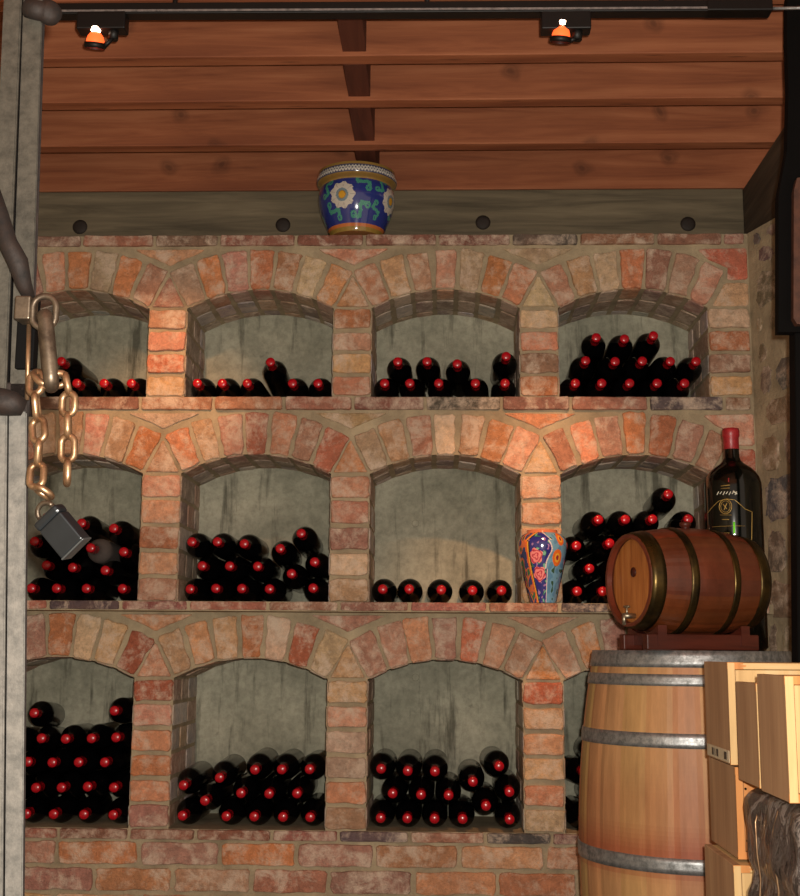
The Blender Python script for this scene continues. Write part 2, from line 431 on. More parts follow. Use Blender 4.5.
# plinth in running bond
z = zlb[2]; row = 0
while z > 0.02:
    z1 = z - .006; z0 = max(z - .068, .004); x = XL - (.12 if row % 2 else 0)
    while x < XR:
        w = rnd.uniform(.225, .25) ; x0 = max(x, XL); x1 = min(x + w - .013, XR - .004)
        if x1 - x0 > .03: brick(rect(x0, x1, z0, z1), front, pick(PAL), .008, .0028)
        x += w
    z -= .075; row += 1
# top of the brickwork behind the front course (where the pot stands)
Q([(XL, W, ztop), (XR, W, ztop), (XR, W + .36, ztop), (XL, W + .36, ztop)])
o = mort.build('wall_back_mortar', M_mortar); tag(o, kind='structure'); o.name = 'wall_back'
b_ = bricks.build('wall_brickwork', M_brick, o)
c_ = conc.build('concrete_backing', M_conc, o)
# old cast marks and a rough mortar band on the concrete
tm_ = MB()
for (px, py, r) in ((415.5, 523.5, 1), (415.5, 677.5, 2)):
    q = at(px, py, W + depth[r]); tm_.tube([q + Vector((.0115 * math.cos(t * PI / 8), 0, .0115 * math.sin(t * PI / 8))) for t in range(16)], .0022, 8, True)
tm_.build('tie_hole_ring', M_beam, o)
# right wall of rough stone
sw = MB(); sb = MB(); YN = 1.0
SP = .34; yb2 = W - 1.6; f3 = [(XR, W + .5), (XR, W), (XR + SP * 1.6, yb2), (XR + SP * 1.6 + .3, yb2), (XR + SP * 1.6 + .3, W + .5)]
sw.add([(x, y, 0) for x, y in f3] + [(x, y, ztop) for x, y in f3], [(0, 1, 2, 3, 4), (9, 8, 7, 6, 5)] + [(k, k + 5, (k + 1) % 5 + 5, (k + 1) % 5) for k in range(5)])
dl = math.hypot(1, SP)
fr = Fr((XR, W, 0), (-SP / dl, 1 / dl, 0), (0, 0, 1), (-1 / dl, -SP / dl, 0))
z = .02
while z < ztop - .03:
    h = rnd.uniform(.07, .16); y = -1.1 + rnd.uniform(0, .1)
    while y < -.05:
        w = rnd.uniform(.09, .26); y1 = min(y + w, -.015); z1 = min(z + h, ztop - .01)
        if rnd.random() < .85:
            q = lambda: rnd.uniform(0, .022)
            brick([(y + q(), z + q()), (y1 - .02, z + q()), (y1 - .015 - q(), z1 - q()), (y + q(), z1 - .01 - q())], fr, pick(PALS), .004, .006, mb=sb, cut=.025)
        y = y1
    z += h
o = fixn(sw.build('wall_right', M_mortar)); tag(o, kind='structure')
sb.build('rough_stones', M_brick, o)
o = MB().box((XL - .3, YN - 3, 0), (XL, W + .5, 2.9)).build('wall_left', M_mortar); tag(o, kind='structure')
o = MB().box((XL - .3, -2, -.1), (XR + .6, W + .5, 0)).build('floor', M_floor); tag(o, kind='structure')

# ------------------------------------------------------------------ timber overhead
YB = W + .225; XB = at(745, 240, YB).x; zj = at(445, 190, YB).z
o = fixn(MB().box((XL, YB, ztop - .01), (XB - .0005, YB + .2, zj), bev=.003).build('wall_beam', M_beam))
tag(o, 'dark weathered timber beam with bolt heads along the top of the brickwork', 'beam'); o.name = 'timber_beam'
for (px, py) in ((80, 227), (283, 225), (483, 222.5), (688, 224)):
    q = at(px, py, YB); MB().lathe([(.026, 0), (.025, .004), (.016, .007), (0, .007)], 20, axis_m(q + Vector((0, .002, 0)), Vector((0, -1, 0)))).build('bolt_head', M_bolt, o)
o = MB().box((XB, 1.6, ztop + .003), (XR + .28, W + .5, zj), bev=.006).build('side_beam', M_beamy)
fixn(o); tag(o, 'very dark timber beam running forward on top of the right stone wall', 'beam')
jy = [at(400, y, 1).normalized() for y in (8, 64, 107.5, 150.5, 187)]
jb = zj + .004
for i, py in enumerate((8, 64, 107.5, 150.5, 187)):
    d = at(445, py, 1) - Vector((0, 0, H)); Y = (jb - H) / d.z
    if i == 4: Y = YB + .055
    ph = rnd.uniform(0, 1)
    o = MB().box((XL, -.025, 0), (XR + .28, .025, .24), bev=.003).build('ceiling_joist', M_joist, None, (0, Y - .025, jb))
    fixn(o)
    tag(o, ['reddish pine ceiling joist nearest the camera, just above the black lamp track', 'reddish pine ceiling joist, second from the front, behind the lamps',
            'reddish pine ceiling joist, middle one of the five', 'reddish pine ceiling joist, second from the brick wall',
            'reddish pine ceiling joist resting on the dark beam, farthest back'][i], 'joist', 'pine ceiling joists')
    if i:
        x0 = -.255 - .004 * i
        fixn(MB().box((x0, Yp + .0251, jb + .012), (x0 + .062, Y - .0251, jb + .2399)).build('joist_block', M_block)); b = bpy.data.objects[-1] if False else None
    Yp = Y
for k, o in enumerate([q for q in C.objects if q.name.startswith('joist_block')]):
    tag(o, ['dark brown blocking between the two joists nearest the camera', 'dark brown blocking between the second and third joists',
            'dark brown blocking between the third and fourth joists', 'dark brown blocking just above the blue pot, between the two rearmost joists'][k], 'block', 'joist blocking')
o = MB().box((XL, -1, jb + .24), (XR + .6, W + .5, jb + .3)).build('ceiling', M_joist); tag(o, kind='structure')

# ------------------------------------------------------------------ wine bottles
RB = .039
bot = empty('wine_bottle', (0, 0, 0), 'x', 'wine bottle')
prof = [(0, .012), (.02, .008), (.034, 0), (.038, .003), (RB, .01), (RB, .185), (.038, .198), (.032, .211), (.024, .222), (.0175, .231), (.0142, .243), (.0136, .262)]
MB().lathe(prof, 32, Matrix.Rotation(PI / 2, 4, 'X'), cap=False).build('glass_body', M_glass, bot)
MB().lathe([(.0144, .25), (.0138, .288), (.0143, .2895), (.0143, .2955), (.0128, .2985), (.009, .3003), (.004, .3012), (0, .3015)], 24, Matrix.Rotation(PI / 2, 4, 'X'), cap=False).build('capsule', M_cap, bot)
def z4(x0, y0, s, L): return [(x0 + c[0] / s, y0 + c[1] / s, x0 + b[0] / s, y0 + b[1] / s) for c, b in L]
def raw(L): return [(c[0], c[1], b[0], b[1]) for c, b in L]
NB = {}
NB[0, 0] = [raw([((50, 386), (59, 392)), ((77, 385.5), (86, 392)), ((103.7, 386), (113, 392)), ((130, 386), (140, 392))]), raw([((60, 366), (70, 371))])]
NB[0, 1] = [z4(160, 230, 4, [((140, 610), (158, 645)), ((250, 603), (265, 643)), ((365, 620), (370, 650)), ((520, 612), (545, 645)), ((637, 612), (648, 643))]), z4(160, 230, 4, [((445, 520), (457, 595))])]
NB[0, 2] = [z4(350, 230, 4, [((137, 615), (143, 645)), ((238, 612), (248, 644)), ((353, 613), (360, 645)), ((497, 605), (505, 640)), ((607, 610), (615, 644))]),
            z4(350, 230, 4, [((190, 525), (198, 555)), ((300, 522), (313, 553)), ((423, 530), (433, 565)), ((630, 503), (627, 535))])]
NB[0, 3] = [z4(540, 230, 4, [((132, 607), (125, 642)), ((242, 612), (228, 642)), ((355, 605), (335, 642)), ((470, 605), (442, 642)), ((585, 603), (560, 642))]),
            z4(540, 230, 4, [((183, 510), (168, 552)), ((297, 510), (280, 552)), ((407, 515), (385, 552)), ((524, 507), (492, 552)), ((635, 500), (612, 575))]),
            z4(540, 230, 4, [((228, 425), (213, 463)), ((343, 430), (320, 467)), ((465, 410), (430, 458))])]
NB[1, 0] = [raw([((30, 585), (41, 589)), ((55.3, 585), (67, 589)), ((83.4, 586.6), (95, 589)), ((122, 587.7), (132, 589))]),
            raw([((43.9, 561), (56, 567)), ((70.4, 561.4), (82, 568)), ((103.7, 567), (114, 572))]),
            raw([((31.9, 536.6), (43, 545)), ((61, 540), (71, 546)), ((92.6, 543), (100.5, 550)), ((122.7, 546.6), (132, 555))]),
            raw([((44.4, 511.4), (56, 522)), ((80.4, 518), (90, 527)), ((112.6, 523), (122, 532))])]
NB[1, 1] = [z4(160, 420, 4, [((125, 677), (147, 677)), ((217, 673), (247, 677)), ((330, 674), (350, 677)), ((440, 674), (455, 677)), ((622, 670), (628, 677))]),
            z4(160, 420, 4, [((168, 573), (197, 590)), ((273, 573), (303, 590)), ((385, 573), (410, 592)), ((525, 600), (543, 622))]),
            z4(160, 420, 4, [((123, 465), (147, 497)), ((223, 470), (250, 497)), ((332, 478), (358, 502)), ((472, 503), (498, 527)), ((613, 528), (632, 575))]),
            z4(160, 420, 4, [((565, 435), (580, 472))])]
NB[1, 2] = [z4(350, 420, 4, [((126, 673), (135, 680)), ((243, 678), (240, 680)), ((368, 683), (360, 682)), ((490, 685), (486, 684)), ((607, 683), (598, 684))])]
NB[1, 3] = [raw([((576.3, 590.6), (573, 592)), ((601.7, 592), (598, 592)), ((628, 590), (624, 592)), ((654, 590), (650, 592)), ((680, 590), (675, 592))]),
            raw([((590, 566.3), (585, 571)), ((616, 566), (611, 571)), ((642, 566), (637, 571)), ((668, 566), (662, 571)), ((694, 566), (688, 571))]),
            raw([((574.9, 542), (572, 549)), ((610.8, 544.4), (604, 550)), ((638, 544), (630, 550)), ((663, 544), (656, 549)), ((690, 543), (683, 549))]),
            raw([((600, 520), (596, 530)), ((627, 522.5), (623, 531)), ((654, 521.5), (649, 530)), ((688.3, 517.3), (683, 526))]),
            raw([((668, 495), (663, 499))])]
NB[2, 0] = [raw([((28.6, 811.6), (37, 810)), ((55.6, 811.6), (65, 810)), ((84, 813.4), (93, 811)), ((113, 812), (122, 811))]),
            raw([((15, 787), (25, 786)), ((41.4, 787), (51, 786)), ((70.5, 787.7), (78, 786)), ((97.8, 787.7), (107, 786)), ((123, 787), (133, 787))]),
            raw([((28.9, 760.8), (39, 762)), ((57, 762), (65, 762)), ((83.6, 762), (92, 762)), ((111, 760), (120, 762))]),
            raw([((20, 736), (29, 738)), ((47.8, 736), (55, 738)), ((71.6, 736.6), (82, 739)), ((100, 736), (107, 739)), ((123, 740), (133, 740))]),
            raw([((35.2, 709.8), (42, 714)), ((115.6, 711.4), (124, 717))])]
NB[2, 1] = [z4(150, 610, 3.135, [((97, 633), (117, 628)), ((243, 640), (253, 632)), ((335, 643), (342, 635)), ((425, 645), (427, 635)), ((500, 648), (512, 635))]),
            z4(150, 610, 3.135, [((173, 575), (190, 583)), ((290, 563), (297, 560)), ((382, 567), (385, 563)), ((465, 563), (473, 562))]),
            z4(150, 610, 3.135, [((102, 525), (117, 535)), ((227, 507), (240, 515)), ((337, 487), (343, 487)), ((420, 483), (427, 487)), ((502, 475), (513, 487))])]
NB[2, 2] = [z4(340, 610, 3.077, [((120, 637), (123, 627)), ((206, 635), (207, 627)), ((293, 637), (293, 627)), ((383, 642), (377, 628)), ((526, 638), (520, 630))]),
            z4(340, 610, 3.077, [((162, 557), (163, 553)), ((248, 560), (250, 555)), ((340, 563), (335, 560)), ((452, 578), (447, 585)), ((527, 545), (520, 548))]),
            z4(340, 610, 3.077, [((123, 475), (125, 478)), ((209, 478), (209, 480)), ((296, 481), (292, 482)), ((411, 497), (407, 515)), ((498, 457), (482, 470))])]
NB[2, 3] = [raw([((587, 818), (580, 815)), ((613, 818), (606, 815))]), raw([((600, 795), (593, 792))]), raw([((587, 770), (580, 769))]), raw([((600, 747), (592, 748))])]
ROWN = ['top row', 'middle row', 'bottom row']; COLN = ['far left niche', 'second niche', 'third niche', 'far right niche']
ORD = ['first', 'second', 'third', 'fourth', 'fifth', 'sixth']
YS = W + .09
first = True; all_b = []
for (r, cidx), layers in NB.items():
    items = []
    for li, L in enumerate(layers):
        for j, (cx, cy, bx, by) in enumerate(sorted(L, key=lambda q: q[2])):
            S = at(bx, by, YS); T = at(cx, cy, YS - .109); d = (T - S)
            dx, dz = d.x / .11, d.z / .11
            items.append([S.x, S.z, dx, dz, li, j, len(L)])
    x0, x1 = NX[cidx] + .005 + RB, NX[cidx] + NW - .005 - RB; z0 = zf[r] + RB + .001
    for it in range(400):
        if it < 300:
            for q in items: q[1] -= .000012
        for i in range(len(items)):
            for k in range(i + 1, len(items)):
                A, B = items[i], items[k]; ex, ez = B[0] - A[0], B[1] - A[1]; dd = math.hypot(ex, ez) or 1e-6; m = 2 * RB + .0008 - dd
                if m > 0:
                    A[0] -= ex / dd * m * .5; A[1] -= ez / dd * m * .5; B[0] += ex / dd * m * .5; B[1] += ez / dd * m * .5
        for q in items: q[0] = min(max(q[0], x0), x1); q[1] = max(q[1], z0)
    DB = .187; base2 = []
    for (sx, sz, dx, dz, li, j, cnt) in items:
        raised = (r, cidx, li) == (0, 1, 1)
        if raised: sz += .022; items[-1][1] = sz
        dx = max(-.10, min(.10, dx * .65)); dz = max(-.0, min(.15 if raised else .10, dz * (1 if raised else .9)))
        base2.append([min(max(sx - dx * DB, x0), x1), max(sz - dz * DB, z0)])
    for it in range(700):
        if it < 500:
            for q in base2: q[1] -= .00002
        for i in range(len(items)):
            for k in range(i + 1, len(items)):
                A, B = base2[i], base2[k]; ex, ez = B[0] - A[0], B[1] - A[1]; dd = math.hypot(ex, ez) or 1e-6; m = 2 * RB + .0018 - dd
                if m > 0:
                    A[0] -= ex / dd * m * .5; A[1] -= ez / dd * m * .5; B[0] += ex / dd * m * .5; B[1] += ez / dd * m * .5
        for q in base2: q[0] = min(max(q[0], x0), x1); q[1] = max(q[1], z0)
    nl = len(layers); bi = -1
    for (sx, sz, dx, dz, li, j, cnt) in items:
        raised = (r, cidx, li) == (0, 1, 1); bi += 1
        Sv = Vector((sx, YS, sz)); Bv = Vector((base2[bi][0], YS + DB, base2[bi][1])); dv = (Sv - Bv).normalized(); base = Bv
        if first: o = bot; first = False
        else: o = copy_tree(bot)
        o.location = base
        o.rotation_mode = 'XYZ'
        # neck runs along local -Y
        ysax = -dv; xa = ysax.cross(Vector((0, 0, 1))).normalized(); za = xa.cross(ysax)
        o.rotation_euler = Matrix((xa, ysax, za)).transposed().to_euler()
        lay = ('single layer' if nl == 1 else 'bottom layer' if li == 0 else 'top layer' if li == nl - 1 else ['', 'second', 'third', 'fourth'][li] + ' layer up')
        pos = 'lone' if cnt == 1 else 'leftmost' if j == 0 else 'rightmost' if j == cnt - 1 else ORD[j] + ' from left'
        lab = 'red-capped dark wine bottle, %s in %s, %s, %s' % (pos, lay, ROWN[r], COLN[cidx])
        if raised: lab = 'red-capped wine bottle tilted nose up above the others, top row, second niche'
        if (r, cidx, li, j) == (1, 0, 2, 2):
            lab = 'dusty grey-shouldered wine bottle right of the padlock, middle row, far left niche'
            for ch in o.children:
                if ch.name.startswith('glass_body'):
                    ch.data = ch.data.copy(); ch.data.materials[0] = M_dusty; ch['label'] = 'dusty grey bottle body'
        tag(o, lab, 'wine bottle', 'wine bottles in the %s, %s' % (COLN[cidx], ROWN[r])); all_b.append(o)
print('bottles', len(all_b))

# ------------------------------------------------------------------ big oak barrel
XC, YC = at(692, 720, 3.2).x, 3.2
BH = at(690, 651, 2.93).z; rt, rb_ = .243, .288
def brad(z, h=BH, r0=rt, r1=rb_):
    t = (z / h - .5) * 2; return r1 - (r1 - r0) * t * t
bar = empty('oak_barrel', (XC, YC, 0), 'large upright oak wine barrel with grey hoops standing before the right niches', 'barrel')
rn = random.Random(3); NS = 26
scol = [lin([c * rn.uniform(.95, 1.05) for c in (184, 138, 92)]) for _ in range(NS)]
def stain(th, i):
    z = i / 90.0 * BH; c = scol[int(th / (2 * PI) * NS) % NS]
    k = max(0, 1 - abs(z - .475) / .07) * .55 + .22 * max(0, min(1, (.68 - z) / .08)) * (z > .42)
    s = lin((150, 66, 44)); return tuple(a_ * (1 - k) + b_ * k for a_, b_ in zip(c, s))
def staves(prof_r, h, n, per, groove, col, nz, mtx=None, inset=.03):
    mb = MB(); seg = n * per; vs = []; fs = []; cols = []
    for i in range(nz + 1):
        z = h * i / nz; R_ = prof_r(z)
        for k in range(seg):
            t = 2 * PI * k / seg; rr = R_ - (groove if k % per == 0 else 0); vs.append(Vector((rr * math.cos(t), rr * math.sin(t), z)))
    for i in range(nz):
        for k in range(seg):
            k2 = (k + 1) % seg; fs.append((i * seg + k, i * seg + k2, (i + 1) * seg + k2, (i + 1) * seg + k)); cols.append(col(2 * PI * (k + .5) / seg, i))
    # chime: turn inwards at both ends and run down inside
    for (i, s) in ((nz, -1), (0, 1)):
        b0 = len(vs); R_ = prof_r(h * i / nz)
        for dr, dz in ((.022 * R_ / .27, 0), (.026 * R_ / .27, inset * R_ / .27 * s)):
            for k in range(seg):
                t = 2 * PI * k / seg; vs.append(Vector(((R_ - dr) * math.cos(t), (R_ - dr) * math.sin(t), h * i / nz + dz)))
        for k in range(seg):
            k2 = (k + 1) % seg; fs.append((i * seg + k, i * seg + k2, b0 + k2, b0 + k)); fs.append((b0 + k, b0 + k2, b0 + seg + k2, b0 + seg + k)); cols += [col(0, i * .99)] * 2
    if mtx: vs = [mtx @ v for v in vs]
    return mb.add(vs, fs, cols, False)
def hoop(pr, z0, z1, t, mtx=None):
    n = 3; pf = [(pr(z0 + (z1 - z0) * i / n) + t, z0 + (z1 - z0) * i / n) for i in range(n + 1)]
    pf = [(pf[0][0] - t * 1.5, z0)] + pf + [(pf[-1][0] - t * 1.5, z1)]
    return MB().lathe(pf, 72, mtx, cap=False)
fixn(staves(brad, BH, NS, 5, .0015, stain, 90, None, .002).build('staves', M_stave, bar))
MB().lathe([(0, BH - .001), (rt - .0225, BH - .001)], 64, cap=False).build('barrel_head', M_oakhead, bar)
def zy(py, Y=2.9): return at(690, py, Y).z
for (ya, yb) in ((650.5, 668), (675, 687), (735, 750)):
    z0, z1 = zy(yb), min(zy(ya), BH + .001); hoop(brad, z0, z1, .003).build('hoop', M_galv, bar)
for (z0, z1) in ((zy(877), zy(861)), (BH - zy(675), BH - zy(687)), (.0, .045)):
    if z0 > z1: z0, z1 = z1, z0
    hoop(brad, z0, z1, .003).build('hoop', M_galv, bar)

# ------------------------------------------------------------------ small cask on a cradle
Lc = .33; az = math.radians(69); dvc = Vector((math.sin(az), math.cos(az), 0))
cen = at(687, 582, 3.06)
def crad(z, h=Lc, r0=.111, r1=.132):
    t = (z / h - .5) * 2; return r1 - (r1 - r0) * t * t
mz = axis_m(Vector((0, 0, 0)) - dvc * Lc / 2, dvc)
bz = BH + .001
cz = cen.z
cask = empty('small_cask', (cen.x, cen.y, cz), 'small varnished brown cask lying on its side on top of the large barrel', 'cask')
ccol = [lin([c * rn.uniform(.85, 1.1) for c in (108, 54, 31)]) for _ in range(20)]
fixn(staves(crad, Lc, 20, 4, .001, lambda th, i: ccol[int(th / (2 * PI) * 20) % 20], 24, mz).build('staves', M_cask, cask))
MB().lathe([(0, .018), (.102, .018)], 48, mz, cap=False).build('cask_head', M_headwood, cask)
MB().lathe([(0, Lc - .012), (.102, Lc - .012)], 48, mz, cap=False).build('cask_head', M_headwood, cask)
for (q0, q1) in ((.003, .036), (.098, .118), (Lc - .116, Lc - .098), (Lc - .034, Lc)):
    hoop(crad, q0, q1, .002, mz).build('hoop', M_brass, cask)
hd = -dvc * (Lc / 2 - .018); rt_ = Vector((math.cos(az), -math.sin(az), 0))
hc = MB().lathe([(0, .001), (.012, .001), (.012, .003), (0, .003)], 20, axis_m(hd + Vector((0, 0, .02)), -dvc), cap=False).build('head_plug', M_cradle, cask)
tp_ = hd + Vector((0, 0, -.085))
t_ = MB().tube([tp_, tp_ - dvc * .03], .0065, 12); t_.tube([tp_ - dvc * .03 + Vector((0, 0, .006)), tp_ - dvc * .03 + Vector((0, 0, -.022))], .005, 10)
t_ = t_.build('tap', M_tap, cask)
MB().tube([tp_ - dvc * .022 + Vector((0, 0, .0)), tp_ - dvc * .022 + Vector((0, 0, .022))], .0028, 8).tube([tp_ - dvc * .022 + rt_ * .012 + Vector((0, 0, .022)), tp_ - dvc * .022 - rt_ * .012 + Vector((0, 0, .022))], .003, 8).build('tap_handle', M_tap, t_)
MB().lathe([(.011, -.004), (.010, .004), (.014, .007), (.014, .015), (0, .018)], 20, Matrix.Translation((0, 0, .1315)), cap=False).build('bung', M_cradle, cask)
# cradle
cr = empty('cask_cradle', (cen.x, cen.y, bz), 'dark red wooden cradle under the small cask, on the barrel top', 'cradle', rot=(0, 0, PI / 2 - az))
zlow = cz - bz
def saddle(x, name):
    mb = MB(); rr = crad(Lc / 2 + x) + .0045; n = 14; hw = .07; T = .012
    tp = []
    for i in range(n + 1):
        y = -hw + 2 * hw * i / n; z = zlow - math.sqrt(max(rr * rr - y * y, 0)); tp.append((y, min(z, .06)))
    for s in (-T, T):
        pass
    vs = [(x - T, y, z - .001) for y, z in tp] + [(x + T, y, z - .001) for y, z in tp] + [(x - T, y, .0125) for y, z in tp] + [(x + T, y, .0125) for y, z in tp]
    m = n + 1; fs = []
    for i in range(n):
        fs += [(i, i + 1, m + i + 1, m + i), (i, 2 * m + i, 2 * m + i + 1, i + 1), (m + i, m + i + 1, 3 * m + i + 1, 3 * m + i), (2 * m + i, 3 * m + i, 3 * m + i + 1, 2 * m + i + 1)]
    fs += [(0, m, 3 * m, 2 * m), (n, 2 * m + n, 3 * m + n, m + n)]
    return fixn(mb.add(vs, fs).build(name, M_cradle, cr))
saddle(-.115, 'saddle'); saddle(.115, 'saddle')
for s in (-1, 1):
    fixn(MB().box((-.155, s * .055 - .012, .001), (.155, s * .055 + .012, zlow - .128), bev=.003).build('rail', M_cradle, cr))

# ------------------------------------------------------------------ big display bottle on the barrel
mq = at(733.2, 500, 3.30); RM = .0755
mag = empty('display_bottle', (mq.x, mq.y, BH + .001), 'very large dark wine bottle with red wax neck standing behind the small cask', 'wine bottle')
ht = at(734, 428.5, 3.30).z - (BH + .001)
pf = [(0, .02), (.04, .01), (.066, 0), (RM, .01), (RM, ht - .168), (RM * .985, ht - .150), (RM * .93, ht - .134), (RM * .82, ht - .121), (RM * .66, ht - .109), (RM * .46, ht - .099), (RM * .33, ht - .09), (.0208, ht - .08), (.0195, ht - .05)]
MB().lathe(pf, 64, cap=False).build('glass_body', M_magnum, mag)
MB().lathe([(.0205, ht - .058), (.0205, ht - .026), (.0228, ht - .022), (.0228, ht - .006), (.021, ht - .001), (0, ht)], 40, cap=False).build('wax_capsule', M_wax, mag)
mcen = Vector((mq.x, mq.y, BH + .001))
def onbot(px, py):
    """angle and height on the bottle of a spot of its print"""
    best = None; o_ = Vector((0, 0, H)); d = at(px, py, 1) - o_; ex, ey = o_.x - mcen.x, o_.y - mcen.y
    A = d.x ** 2 + d.y ** 2; B = 2 * (ex * d.x + ey * d.y); Cc = ex * ex + ey * ey - RM ** 2; dis = max(B * B - 4 * A * Cc, 0)
    t = (-B - math.sqrt(dis)) / (2 * A); q = o_ + d * t; return math.atan2(q.y - mcen.y, q.x - mcen.x), q.z - mcen.z
def mprof(z):
    for (r0, z0), (r1, z1) in zip(pf[2:], pf[3:]):
        if z0 <= z <= z1 and z1 > z0: return r0 + (r1 - r0) * (z - z0) / (z1 - z0)
    return RM
def pline(mb, pts, w):
    AZ = [onbot(*q) for q in pts]; P = []
    for (a0, z0), (a1, z1) in zip(AZ, AZ[1:]):
        n = 6
        for i in range(n): t = i / n; P.append((a0 + (a1 - a0) * t, z0 + (z1 - z0) * t))
    P.append(AZ[-1])
    mb.tube([((mprof(z) + .0003) * math.cos(t), (mprof(z) + .0003) * math.sin(t), z) for t, z in P], w, 5)
lb = MB()
pline(lb, [(708, 513), (719, 501), (727, 499), (735, 500), (745, 509), (752, 512), (751.5, 548)], .0009)
for k in range(2):
    ce = (725.5, 506.5); pline(lb, [(ce[0] + (6.3 - 1.6 * k) * math.cos(t * PI / 8), ce[1] + (7.3 - 1.6 * k) * math.sin(t * PI / 8)) for t in range(17)], .0009 - .0003 * k)
pline(lb, [(723, 504), (727, 509)], .001); pline(lb, [(727, 503), (724, 510)], .001)
pline(lb, [(720, 515), (732, 515)], .0005); pline(lb, [(722, 519.5), (729, 519.5)], .0011)
pline(lb, [(712, 527), (745, 526)], .0005); pline(lb, [(715, 533), (730, 533)], .0006)
pline(lb, [(721, 486), (730, 485)], .0009); pline(lb, [(721, 488.5), (730, 488)], .0006)
lb.build('gold_print', M_gold, mag)
wb = MB()
for x in range(717, 738, 3): pline(wb, [(x, 494 + (x % 2)), (x + 1.8, 491.5)], .0012)
pline(wb, [(733, 491), (737, 494)], .0022); wb.build('white_print', M_white, mag)
gb = MB(); pline(gb, [(734, 522), (734.3, 534)], .003); gb.build('green_reflection_stroke', M_green, mag)  # green reflection on the glass, painted as a stroke
rbm = MB(); pline(rbm, [(728.5, 478), (728.5, 482)], .0018); rbm.build('red_mark', M_wax, mag)

# ------------------------------------------------------------------ painted pots
def painted(name, prof, loc, label, colf, seg=240, nz=110, inner=.008):
    # resample the profile evenly
    L = [0]
    for (r0, z0), (r1, z1) in zip(prof, prof[1:]): L.append(L[-1] + math.hypot(r1 - r0, z1 - z0))
    def smp(s):
        for i in range(len(prof) - 1):
            if s <= L[i + 1] + 1e-9:
                t = (s - L[i]) / (L[i + 1] - L[i]); return tuple(a_ + (b_ - a_) * t for a_, b_ in zip(prof[i], prof[i + 1]))
        return prof[-1]
    P = [smp(L[-1] * i / nz) for i in range(nz + 1)]
    root = empty(name, loc, label, 'vase' if 'vase' in name else 'pot')
    mb = MB().lathe(P, seg, None, lambda th, i: colf(th, P[i][1]), cap=False)
    rt_, zt_ = P[-1]; zb_ = P[0][1]
    mb.lathe([(rt_, zt_), (rt_ - inner, zt_), (max(P[nz // 2][0] - inner, .01), P[nz // 2][1]), (P[0][0] * .8, zb_ + .01), (0, zb_ + .01)], 64, None, colf(0, zt_), cap=False)
    mb.lathe([(0, zb_), P[0]], 64, None, lin((190, 130, 80)), cap=False)
    fixn(mb.build('painted_body', M_paint, root)); return root
def smooth(pts, n=6):
    out = []
    for i in range(len(pts) - 1):
        p0 = pts[max(i - 1, 0)]; p1 = pts[i]; p2 = pts[i + 1]; p3 = pts[min(i + 2, len(pts) - 1)]
        for k in range(n):
            t = k / n; out.append(tuple(.5 * (2 * b + (c - a_) * t + (2 * a_ - 5 * b + 4 * c - d) * t * t + (-a_ + 3 * b - 3 * c + d) * t ** 3) for a_, b, c, d in zip(p0, p1, p2, p3)))
    return out + [pts[-1]]
potY = W + .075; pq = at(356.5, 210, potY); hp = .216
frontang = math.atan2(0 - potY, 0 - pq.x)
def wrap(x): return (x + PI) % (2 * PI) - PI
def scroll(u, v, cx, cy, s, rot):
    du, dv = (u - cx) / s, (v - cy) / s; x = du * math.cos(rot) + dv * math.sin(rot); y = -du * math.sin(rot) + dv * math.cos(rot)
    w = .30 * (1 - .3 * abs(x)) + .05 * math.sin(x * 14)
    if abs(x) < 1 and abs(y - .38 * math.sin(x * 3.3)) < w: return True
    for sx in (-1, 1):
        r = math.hypot(x - sx * .9, y - sx * -.05 * 3); 
        if .14 < r < .36: return True
    return False
def potcol(th, z):
    u = wrap(th - frontang) * .122; v = z
    if z > hp - .048:
        if z > hp - .010: return lin((150, 118, 62))
        if z < hp - .036: return lin((140, 108, 56))
        w = math.sin(th * 40) * .006; zz = z - (hp - .023)
        if abs(zz - w) < .0035 or abs(zz + w) < .0035: return lin((205, 200, 190))
        return lin((72, 74, 96))
    if z < .012: return lin((150, 120, 56))
    if z < .022: return lin((196, 112, 60))
    for cu in (-.048, .135, -.23, .32):
        d = math.hypot(u - cu, (v - .108) * 1.0); ang = math.atan2(v - .108, u - cu); R_ = .041 + .003 * math.cos(ang * 9)
        if d < .011: return lin((214, 156, 42))
        if d < .013: return lin((150, 120, 60))
        if d < .021: return lin((120, 140, 150))
        if d < R_: return lin((205, 196, 184)) if abs(math.sin(ang * 4.5)) > .12 or d < .026 else lin((165, 155, 150))
    for k in range(-1, 2):
        o_ = k * .255
        for cx, cy, s, rot in ((.022 + o_, .150, .024, -.75), (.088 + o_, .148, .022, .9), (.014 + o_, .062, .026, .7), (.072 + o_, .066, .020, 1.9), (-.105 + o_, .135, .022, 1.2), (-.085 + o_, .062, .024, -.7)):
            if scroll(u, v, cx, cy, s * 1.22, rot): return lin((64, 140, 122)) if (u * 300 + v * 200) % 2 > .5 else lin((84, 160, 136))
    return lin((44, 56, 128))
pp = smooth([(.084, 0), (.086, .008), (.097, .035), (.112, .07), (.122, .105), (.125, .132), (.121, .155), (.115, .168)]) + smooth([(.120, .172), (.128, .178), (.132, .190), (.129, .203), (.127, hp)], 4)
painted('flower_pot', pp, (pq.x, potY, ztop + .013), 'blue glazed pot with white flower and green scrolls on the top ledge', potcol, 300, 130)
vY = W - .09; vq = at(542.5, 567, vY); hv = at(542.5, 530.5, vY).z - zf[1] - .001
vang = math.atan2(-vY, -vq.x)
roses = [(-.020, .62, .021), (-.010, .38, .021)]
